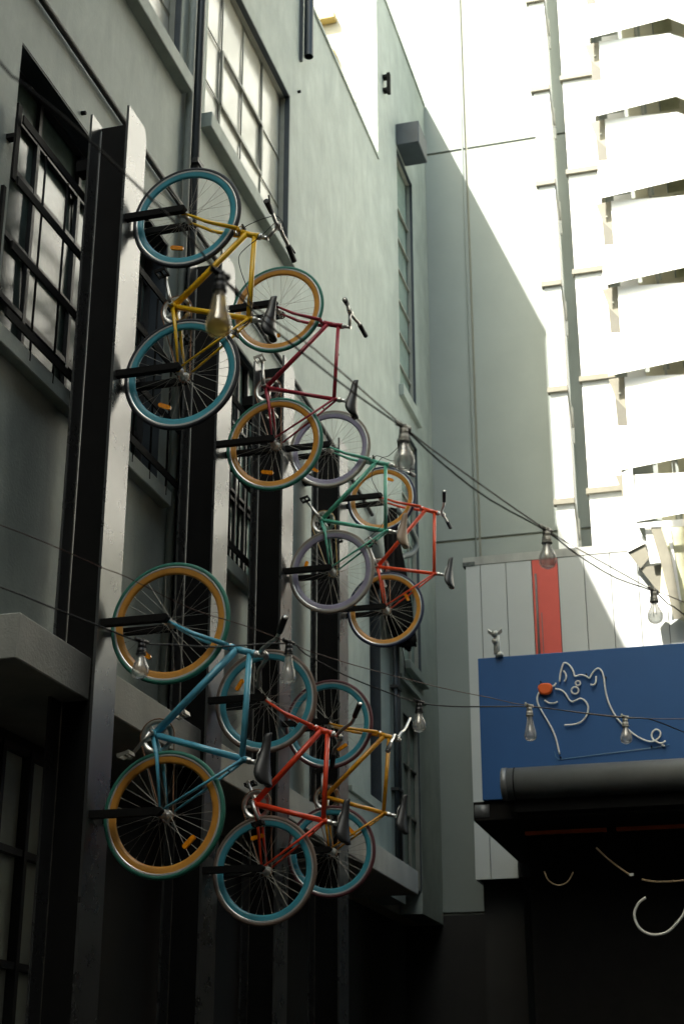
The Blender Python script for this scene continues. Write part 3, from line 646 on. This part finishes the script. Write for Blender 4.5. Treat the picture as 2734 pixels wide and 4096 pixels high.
FOOT = [
    ('a', [(-1.134, 6.023), (-1.145, 5.539), (-0.949, 5.624), (-1.035, 5.849)]),
    ('b', [(-1.147, 5.546), (-0.969, 5.624), (-0.929, 5.464), (-1.027, 5.353)]),
    ('c', [(-0.945, 5.79), (-0.868, 5.792), (-0.8, 5.378), (-0.921, 5.375), (-0.937, 5.584)]),
    ('d', [(-1.037, 5.365), (-0.81, 5.387), (-0.849, 5.055)]),
    ('e', [(-0.888, 5.775), (-0.781, 5.764), (-0.705, 5.417), (-0.637, 4.745), (-0.727, 4.743), (-0.806, 5.331)]),
    ('f', [(-0.926, 5.065), (-0.88, 5.023), (-0.752, 5.106), (-0.74, 4.838), (-0.978, 4.833), (-0.989, 4.999)]),
    ('g', [(-0.791, 5.809), (-0.404, 5.794), (-0.498, 4.679), (-0.682, 4.789), (-0.713, 5.474)]),
    ('h', [(-0.846, 5.039), (-0.808, 5.37), (-0.748, 5.335), (-0.723, 4.802), (-0.741, 4.85), (-0.756, 5.116)]),
    ('top', [(-1.042, 5.816), (-0.535, 5.817), (-0.542, 5.735), (-1.032, 5.771)]),
    ('i', [(-0.732, 5.786), (-0.692, 5.782), (-0.64, 4.967), (-0.666, 4.969)]),
]
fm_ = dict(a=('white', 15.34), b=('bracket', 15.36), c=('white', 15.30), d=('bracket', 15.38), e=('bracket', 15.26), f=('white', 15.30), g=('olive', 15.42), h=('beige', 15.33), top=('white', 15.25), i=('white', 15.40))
for nm, pts in FOOT:
    k_, y_ = fm_[nm]
    MB().prism([(x, y_, z) for x, z in pts], (0, 0.012, 0)).build('slanted_post' if nm == 'e' else 'foot_plate', M[k_], sc)

# ------------------------------------------------------------------ clad building with the red panel
YP = 15.5
cb = thing('clad_building', (-2.0, YP, -EYE), 'low building clad in tall grey panels with one red panel', 'building')
MB().box(-2.888, 8, YP + 0.035, 17.2, 2.26, 5.595).build('panel_backing', M['gap'], cb)
edges = [-2.905, -2.745, -2.465, -2.185, -1.905, -1.628, -1.35, -1.07, -0.79, -0.51, -0.23, 0.05, 0.33, 0.61]
while edges[-1] < 7.6: edges.append(edges[-1] + 0.28)
for i, (a, b_) in enumerate(zip(edges, edges[1:])):
    red = (i == 3)
    zb = 2.25 if b_ < -2.4 else 2.62
    o = MB().box(a + 0.004, b_ - 0.004, YP, YP + 0.034, zb, 5.604).build('cladding_panel', M['cladred' if red else 'clad'], cb)
    if red: o['label'] = 'red cladding panel'
MB().box(-2.905, -2.889, YP + 0.035, 17.2, 2.25, 5.595).build('cladding_panel', M['clad'], cb)
MB().box(-2.93, 8, YP - 0.006, YP + 0.12, 5.608, 5.70).build('coping', M['coping'], cb)
MB().box(-2.935, -2.80, YP - 0.010, YP + 0.10, 5.60, 5.645).build('stained_coping_end', M['copdirt'], cb)
MB().box(-2.90, 8, YP + 0.12, 17.25, 5.60, 5.66).build('roof', M['clad'], cb)
MB().tube([(-2.145, YP - 0.015, 4.3), (-2.145, YP - 0.015, 5.44)], 0.012, 8).tube([(-2.10, YP - 0.012, 3.9), (-2.10, YP - 0.012, 5.0)], 0.004, 6).build('conduit', M['galvdk'], cb)
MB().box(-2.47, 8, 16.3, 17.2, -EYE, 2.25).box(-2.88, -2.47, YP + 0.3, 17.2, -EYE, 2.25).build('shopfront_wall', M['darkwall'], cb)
# canopy slab of the shop
YS = 13.03
ca = thing('shop_canopy', (-1.0, YS, 2.4), 'dark flat canopy under the blue sign with a grey metal edge', 'canopy')
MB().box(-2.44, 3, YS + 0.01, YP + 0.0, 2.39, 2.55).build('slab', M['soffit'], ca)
MB().tube([(-2.30, YS + 0.06, 2.47), (-2.43, YS + 0.06, 2.47)], 0.075, 20).box(-2.447, -2.441, YS + 0.06, YP - 0.01, 2.40, 2.545).build('edge_trim', M['cassette'], ca)
for x0, x1 in ((-2.10, -1.38), (-1.295, 0.4)):
    tag(MB().box(x0, x1, 13.66, 13.70, 2.355, 2.388).build('light_batten', M['orbar']),
        'left orange strip fixed under the dark shop canopy' if x0 < -2 else 'right orange strip under the dark shop canopy, running out of the photo', 'strip light', 'orange strips under the canopy')
# blue sign box
sg = thing('shop_sign', (-1.0, YS, 2.56), 'big blue signboard with a white line drawing of a dog', 'sign')
MB().box(-2.352, 3, YS - 0.03, YS + 0.5, 2.555, 3.82).build('board', M['blue'], sg, bevel=0.004)
NE = dict(body = [(-1.817, 3.467), (-1.836, 3.422), (-1.832, 3.368), (-1.809, 3.313), (-1.761, 3.218), (-1.715, 3.123), (-1.687, 3.029), (-1.668, 2.911)],
          ear1 = [(-1.634, 3.548), (-1.621, 3.627), (-1.6, 3.693), (-1.582, 3.715), (-1.554, 3.703), (-1.524, 3.667), (-1.507, 3.625), (-1.498, 3.587), (-1.456, 3.595), (-1.412, 3.585), (-1.374, 3.559)],
          back = [(-1.374, 3.559), (-1.339, 3.613), (-1.305, 3.64), (-1.282, 3.638), (-1.262, 3.607), (-1.25, 3.553), (-1.245, 3.473), (-1.239, 3.406), (-1.222, 3.332), (-1.189, 3.245), (-1.138, 3.157), (-1.068, 3.081), (-0.997, 3.018), (-0.925, 2.979), (-0.875, 2.972), (-0.83, 2.995), (-0.807, 3.026), (-0.813, 3.058), (-0.843, 3.073), (-0.872, 3.053), (-0.882, 3.018), (-0.868, 2.985), (-0.827, 2.957), (-0.796, 2.955), (-0.77, 2.97)],
          dash = [(-0.806, 2.939), (-0.78, 2.928)],
          in1 = [(-1.594, 3.645), (-1.575, 3.604), (-1.581, 3.564), (-1.595, 3.549)],
          in2 = [(-1.316, 3.574), (-1.321, 3.525), (-1.339, 3.499), (-1.367, 3.504)],
          muz = [(-1.676, 3.488), (-1.625, 3.473), (-1.588, 3.437), (-1.559, 3.382), (-1.534, 3.363), (-1.501, 3.372), (-1.462, 3.385), (-1.425, 3.364), (-1.402, 3.319), (-1.405, 3.266), (-1.434, 3.209), (-1.481, 3.173), (-1.545, 3.16), (-1.612, 3.162)],
          br = [(-1.701, 3.512), (-1.679, 3.52), (-1.665, 3.54)],
          mo = [(-1.772, 3.393), (-1.741, 3.367), (-1.696, 3.359), (-1.66, 3.372)],
          edge = [(-1.711, 2.94), (-1.707, 2.894), (-1.676, 2.867), (-0.78, 2.928), (-0.741, 2.945)],
          eye1 = [(-1.476, 3.523), (-1.453, 3.521)],
          eye2 = [(-1.505, 3.461), (-1.472, 3.458)],
          nose = [(-1.761, 3.491), (-1.696, 3.486), (-1.764, 3.437)],
          cam = [(-2.176, 3.819), (-2.167, 4.074), (-2.234, 4.065), (-2.12, 4.049)])
def curve(pts, y=13.0): return smooth_path([(x, y - 0.022, z) for x, z in pts], 4)
for nm in ('body', 'ear1', 'back', 'dash', 'in1', 'in2', 'muz', 'br', 'mo'):
    dg = MB().tube(curve(NE[nm]), 0.0078, 8)
    o = dg.build('neon_tube', M['neon'], sg)
for cx, cz, r in ((-1.476, 3.523, 0.021), (-1.505, 3.461, 0.031)):
    MB().tube([(cx + r * math.cos(a), 12.978, cz + r * 0.97 * math.sin(a)) for a in [2 * PI * i / 20 for i in range(20)]], 0.0075, 8, closed=True).build('neon_tube', M['neon'], sg)
MB().tube([(x, 12.992, z) for x, z in NE['edge']], 0.0028, 6).build('acrylic_edge', M['acrylic'], sg)
nz = MB(); npts = []
for i in range(24):
    a = 2 * PI * i / 24; c_, s_ = math.cos(a), math.sin(a); q = 2.6
    rx = 0.066 * abs(c_) ** (2 / q) * (1 if c_ > 0 else -1); rz = 0.052 * abs(s_) ** (2 / q) * (1 if s_ > 0 else -1)
    npts.append((-1.761 + rx * (1.0 - 0.12 * (s_ < 0)), 12.955, 3.491 + rz))
nz.prism(npts, (0, 0.04, 0)).build('dog_nose', M['neonor'], sg, bevel=0.012)
for x, z in ((-1.235, 3.56), (-1.66, 2.885), (-0.89, 2.93), (-1.80, 3.56), (-1.40, 3.60)):
    MB().tube([(x, 13.0, z), (x, 12.975, z)], 0.007, 6).build('tube_clip', M['arm'], sg)
# awning cassette below the sign
aw = thing('awning_cassette', (-1.0, 12.73, 2.6), 'long rolled awning cassette in dark metal under the blue sign', 'awning')
MB().tube([(-2.10, 12.78, 2.635), (3, 12.78, 2.635)], 0.135, 28).build('housing', M['cassette'], aw)
MB().tube([(-2.135, 12.78, 2.635), (-2.085, 12.78, 2.635)], 0.14, 28).build('end_cap', M['cassette'], aw, bevel=0.004)
MB().tube([(-2.03, 12.78, 2.635), (-2.02, 12.78, 2.635)], 0.1375, 28).build('seam_ring', M['arm'], aw)
MB().box(-2.05, 3, 12.80, 12.999, 2.40, 2.50).build('rear_rail', M['arm'], aw)
# shopfront under the canopy: dark fascia with neon pieces
tag(MB().box(-2.10, 3, 13.82, 13.87, -0.3, 2.385).build('shop_fascia', M['arm']), 'dark glazed shop fascia below the canopy behind the looping neon tubes', 'fascia')
for pts, m_, r_, lb in (
    ([(-1.045, 1.715), (-1.109, 1.67), (-1.149, 1.578), (-1.122, 1.484), (-1.059, 1.43), (-0.98, 1.414), (-0.884, 1.438), (-0.798, 1.514), (-0.742, 1.585), (-0.70, 1.70)], 'neon', 0.011, 'white hooked neon tube near the lower right edge'),
    ([(-1.428, 2.142), (-1.343, 2.052), (-1.252, 1.973), (-1.148, 1.894)], 'tan', 0.008, 'tan slanting tube below the orange strips'),
    ([(-1.068, 1.864), (-0.975, 1.843), (-0.853, 1.839), (-0.721, 1.844), (-0.55, 1.86)], 'tan', 0.008, 'tan nearly level tube above the white hook'),
    ([(-1.878, 1.964), (-1.847, 1.887), (-1.772, 1.843), (-1.687, 1.867), (-1.634, 1.947)], 'tan', 0.006, 'faint tan U shaped tube at the left of the fascia')):
    tag(MB().tube(smooth_path([(x, 13.2, z) for x, z in pts], 5), r_, 8).build('neon_tube', M[m_]), lb, 'neon tube', 'neon tubes on the dark fascia')
tag(MB().box(-1.165, -1.13, 13.18, 13.2, 1.895, 1.915).build('tube_end', M['neon']), 'tiny white end cap at the foot of the tan slanting tube', 'cap')
# small floodlight on top of the sign
fl = thing('security_light', (-2.17, 12.98, 3.82), 'small ivory twin-flap security light standing on top of the blue sign', 'light')
MB().lathe([(0, 0), (0.035, 0), (0.035, 0.03), (0.02, 0.04), (0, 0.04)], (-2.155, 12.99, 3.82), (0, 0, 1), 16).build('foot', M['floodwhite'], fl)
MB().tube([(-2.175, 12.98, 3.84), (-2.172, 12.98, 3.94), (-2.168, 12.97, 4.03)], [0.028, 0.031, 0.026], 14).build('body', M['floodwhite'], fl)
MB().lathe([(0, -0.03), (0.022, -0.025), (0.03, 0), (0.022, 0.025), (0, 0.03)], (-2.185, 12.95, 4.02), (0, 0, 1), 14).build('sensor', M['galv'], fl)
for sx in (-1, 1):
    cx = -2.178 + sx * 0.045
    MB().prism([(cx - sx * 0.035, 12.94, 4.02), (cx + sx * 0.018, 12.93, 4.06), (cx + sx * 0.022, 12.95, 4.03), (cx - sx * 0.02, 12.96, 4.0)], (0, 0.02, 0.012)).build('flap', M['floodwhite'], fl)
MB().lathe([(0, -0.02), (0.022, -0.015), (0.026, 0), (0.022, 0.015), (0, 0.02)], (-2.185, 12.945, 3.95), (0, -1, 0.2), 14).build('lens', M['galv'], fl)

# ------------------------------------------------------------------ festoon lights
str1 = [[-1.336, 1.73, 1.947], [-1.304, 2.194, 1.927], [-1.292, 2.254, 1.925], [-1.255, 2.429, 1.931], [-1.203, 2.723, 1.931], [-1.173, 2.88, 1.923], [-1.146, 3.032, 1.897], [-1.112, 3.215, 1.882], [-1.045, 3.411, 1.857], [-0.981, 3.653, 1.855], [-0.899, 3.902, 1.848], [-0.833, 4.1, 1.817], [-0.745, 4.407, 1.809], [-0.618, 4.772, 1.824], [-0.551, 5.014, 1.822], [-0.456, 5.416, 1.86], [-0.346, 5.81, 1.926], [-0.307, 6.037, 1.943], [-0.254, 6.267, 1.963], [0.043, 7.259, 1.923]]
str1b = [[-1.152, 3.048, 1.907], [-1.101, 3.215, 1.889], [-1.029, 3.437, 1.887], [-0.902, 3.918, 1.861], [-0.817, 4.152, 1.837], [-0.62, 4.789, 1.834], [-0.488, 5.287, 1.879], [-0.347, 5.828, 1.936], [-0.249, 6.248, 2.011]]
str2 = [[-2.521, 3.775, 1.606], [-2.342, 4.266, 1.618], [-2.262, 4.514, 1.613], [-2.163, 4.663, 1.589], [-2.067, 4.811, 1.565], [-2.005, 4.931, 1.587], [-1.908, 5.161, 1.637], [-1.742, 5.501, 1.736], [-1.712, 5.625, 1.726], [-1.622, 5.883, 1.702], [-1.496, 6.149, 1.684], [-1.423, 6.387, 1.697], [-1.321, 6.573, 1.72], [-1.181, 6.765, 1.756], [-1.031, 7.009, 1.806], [-0.918, 7.198, 1.83], [-0.795, 7.392, 1.848], [-0.645, 7.645, 1.879], [-0.554, 7.823, 1.913], [-0.477, 7.957, 1.912], [-0.383, 8.153, 1.906], [0.006, 8.836, 1.864]]
str2b = [[-2.654, 4.057, 1.918], [-2.462, 4.446, 1.915], [-2.343, 4.655, 1.894], [-2.236, 4.81, 1.861], [-2.171, 4.89, 1.845], [-2.032, 5.17, 1.802], [-1.887, 5.384, 1.786], [-1.747, 5.518, 1.745], [-1.707, 5.725, 1.759], [-1.566, 6.04, 1.767], [-1.365, 6.528, 1.8], [-1.185, 6.798, 1.808], [-1.033, 7.027, 1.815], [-0.646, 7.663, 1.888], [-0.376, 8.127, 1.972], [0.032, 8.74, 2.114]]
bulbs = [[-1.146, 3.032, 1.897], [-0.899, 3.902, 1.848], [-0.618, 4.772, 1.824], [-0.346, 5.81, 1.926], [-2.067, 4.811, 1.565], [-1.742, 5.501, 1.736], [-1.423, 6.387, 1.697], [-1.031, 7.009, 1.806], [-0.645, 7.645, 1.879]]
def wire(pts, r, m_, lb, g):
    return tag(MB().tube(smooth_path(pts, 3), r, 6).build('festoon_cable', M[m_]), lb, 'cable', g)
wire([(-2.2, -2.0, 2.4), (-1.45, 0.6, 2.0)] + str1 + [(0.5, 8.8, 1.98), (1.9, 12.5, 2.3)], 0.0028, 'cable', 'thick black festoon cable of the upper light string', 'festoon cables')
wire(str1b + [(0.15, 7.2, 2.05), (1.9, 12.2, 2.5)], 0.0022, 'cablered', 'thin second wire looping above the upper light string', 'festoon cables')
wire([(-4.1, 0.0, 1.75)] + str2 + [(1.9, 12.0, 2.2)], 0.0032, 'cable', 'black festoon cable of the lower light string crossing the lower bicycles', 'festoon cables')
wire([(-4.1, 1.0, 2.0)] + str2b + [(1.9, 11.8, 2.5)], 0.0020, 'cablered', 'thin brown wire strung above the lower light string', 'festoon cables')
blabs = ['amber teardrop filament bulb hanging in front of the yellow bicycle', 'clear round bulb in front of the mint bicycle handlebar', 'clear round bulb hanging before the red cladding panel',
         'clear round bulb at the right edge above the blue sign', 'clear round bulb in front of the sky blue bicycle front wheel', 'clear teardrop bulb in front of the scarlet bicycle front wheel',
         'clear round bulb just left of the blue sign near the amber handlebar', 'clear teardrop bulb over the left part of the blue sign', 'clear round bulb over the dog drawing tail']
bkind = ['T', 'A', 'A', 'A', 'A', 'T', 'A', 'T', 'A']
bsock = ['socketdk', 'socketgr', 'socketgr', 'socketgr', 'socketdk', 'socketdk', 'socketdk', 'socketgr', 'socketgr']  # last two pale: the light on them is put into the colour
for i, (p, lb, kd) in enumerate(zip(bulbs, blabs, bkind)):
    p = Vector(p)
    o = thing('light_bulb', p, lb, 'light bulb', 'bulbs on the two festoon strings')
    sk = MB()
    sk.tube([p + Vector((0, 0, 0.010)), p + Vector((0, 0, -0.005))], 0.012, 12)
    sk.tube([p + Vector((0, 0, -0.004)), p + Vector((0, 0, -0.022))], 0.0130, 14); sk.tube([p + Vector((0, 0, -0.022)), p + Vector((0, 0, -0.043))], [0.0150, 0.0165], 16)
    sk.tube([p + Vector((0, 0, -0.040)), p + Vector((0, 0, -0.045))], 0.0180, 16)
    dx = Vector((0.42, 0.9, 0)).normalized()
    sk.tube([p - dx * 0.030 + Vector((0, 0, 0.006)), p + dx * 0.030 + Vector((0, 0, 0.006))], 0.0075, 8)
    for s_ in (-1, 1): sk.tube([p + dx * (0.026 * s_), p + dx * (0.030 * s_) + Vector((0, 0, 0.016))], 0.004, 6)
    so = sk.build('socket', M[bsock[i]], o)
    MB().tube([p + dx * 0.016 + Vector((0, 0, 0.0)), p + dx * 0.018 + Vector((0.004, 0, -0.02)), p + dx * 0.006 + Vector((0.006, -0.016, -0.04))], 0.0030, 6).build('pigtail_wire', M['cable'], so)
    top = p + Vector((0, 0, -0.044))
    if kd == 'A': pr = [(0.0128, 0.004), (0.0132, -0.010), (0.0165, -0.022), (0.0235, -0.036), (0.0285, -0.050), (0.0300, -0.062), (0.0282, -0.075), (0.0225, -0.085), (0.0120, -0.0915), (0.0, -0.0935)]
    else: pr = [(0.0140, 0.004), (0.0150, -0.012), (0.0172, -0.030), (0.0205, -0.052), (0.0255, -0.078), (0.0300, -0.098), (0.0318, -0.112), (0.0300, -0.124), (0.0235, -0.134), (0.0120, -0.140), (0.0, -0.142)]
    if kd == 'T': pr = [(r_ * (1.0 if i == 0 else 0.92), h_ * 0.85) for r_, h_ in pr]
    else: pr = [(r_, h_ * 0.95) for r_, h_ in pr]
    MB().lathe(pr, top, (0, 0, 1), 28).build('glass', M['bulbamber' if i == 0 else 'bulb'], o)
    hh = 0.85 if kd == 'A' else 1.15
    MB().tube([top + Vector((0, 0, 0.0)), top + Vector((0, 0, -0.024 * hh))], [0.007, 0.0035], 8).build('glass_stem', M['neon'], o)
    fm = MB()
    for q in range(4):
        a = PI / 4 + q * PI / 2; fm.tube([top + Vector((0.0065 * math.cos(a), 0.0065 * math.sin(a), -0.026 * hh)), top + Vector((0.0095 * math.cos(a), 0.0095 * math.sin(a), -0.068 * hh))], 0.0012 if kd == 'A' else 0.0009, 5)
    fm.build('filament', M['filament'], o)

# ------------------------------------------------------------------ ground and the rest of the alley
tag(MB().box(-150, 150, -150, 150, -EYE - 0.2, -EYE - 0.004).build('ground', M['asphalt']), kind='structure')
tag(MB().box(-3.9, 1.9, -11, 16.2, -EYE - 0.003, -EYE).build('alley_pavement', M['paving']), kind='structure')
rb = thing('brick_building', (2.0, 2.0, -EYE), 'dark masonry building on the right side of the alley', 'building')
MB().box(2.0, 9.0, -12, 12.4, -EYE, 14.0).build('wall', M['brickdark'], rb)
bb = thing('brick_building', (0, -12, -EYE), 'dark tall building closing the alley behind the viewer', 'building')
MB().box(-3.74, 9.0, -14, -7.0, -EYE, 12.0).build('wall', M['brickdark'], bb)
tag(MB().box(-4.2, 1.99, -6.99, 1.9, 2.6, 2.8).build('unseen_sky_blocker', M['soffit']), 'unseen dark slab added over the near end of the alley to cut the skylight', 'canopy')  # unseen slab, added to keep skylight off the lower alley

# ------------------------------------------------------------------ light
SUN = Vector((0.308, 0.552, -0.775)).normalized()
w = bpy.data.worlds.new('World'); scene.world = w; w.use_nodes = True
nt = w.node_tree; bg = nt.nodes['Background']; sky = nt.nodes.new('ShaderNodeTexSky'); sky.sky_type = 'NISHITA'; sky.sun_disc = False
sky.sun_elevation = math.asin(-SUN.z); sky.sun_rotation = math.atan2(-SUN.x, -SUN.y); sky.altitude = 50; sky.air_density = 1.0; sky.dust_density = 3.5
tint = nt.nodes.new('ShaderNodeMixRGB'); tint.blend_type = 'MULTIPLY'; tint.inputs['Fac'].default_value = 1; tint.inputs['Color2'].default_value = (1.02, 1.05, 0.86, 1)
nt.links.new(sky.outputs[0], tint.inputs['Color1']); nt.links.new(tint.outputs[0], bg.inputs['Color']); bg.inputs['Strength'].default_value = 0.15
ld = bpy.data.lights.new('sun', 'SUN'); ld.energy = 4.3; ld.angle = math.radians(0.53); ld.color = (1.0, 0.955, 0.87)
lo = bpy.data.objects.new('sun', ld); col.objects.link(lo); lo.rotation_euler = SUN.to_track_quat('-Z', 'Y').to_euler(); lo.location = (-8, -8, 20)

# ------------------------------------------------------------------ camera
cd = bpy.data.cameras.new('camera'); cam = bpy.data.objects.new('camera', cd); col.objects.link(cam)
cd.sensor_fit = 'VERTICAL'; cd.sensor_height = 36; cd.sensor_width = 24; cd.lens = 36 * 3510 / 2349.0
cd.clip_start = 0.05; cd.clip_end = 1000
cd.dof.use_dof = True; cd.dof.focus_distance = 8.8; cd.dof.aperture_fstop = 4.0
az = math.radians(15.5); pt = math.radians(21.66)
fwd = Vector((-math.sin(az) * math.cos(pt), math.cos(az) * math.cos(pt), math.sin(pt)))
cam.rotation_euler = fwd.to_track_quat('-Z', 'Y').to_euler(); cam.location = (0, 0, 0)
scene.camera = cam

# lift everything so that the ground is at z = 0
for o in list(col.objects):
    if o.parent is None: o.location.z += EYE
for o in list(col.objects):
    if '_local' in o: del o['_local']
scene.view_settings.view_transform = 'Standard'; scene.view_settings.look = 'None'
scene.view_settings.exposure = 2.0; scene.view_settings.gamma = 1.0
scene.render.resolution_x = 683; scene.render.resolution_y = 1024
scene.render.engine = 'CYCLES'
try:
    scene.cycles.max_bounces = 8; scene.cycles.transparent_max_bounces = 16; scene.cycles.caustics_reflective = False
except Exception: pass
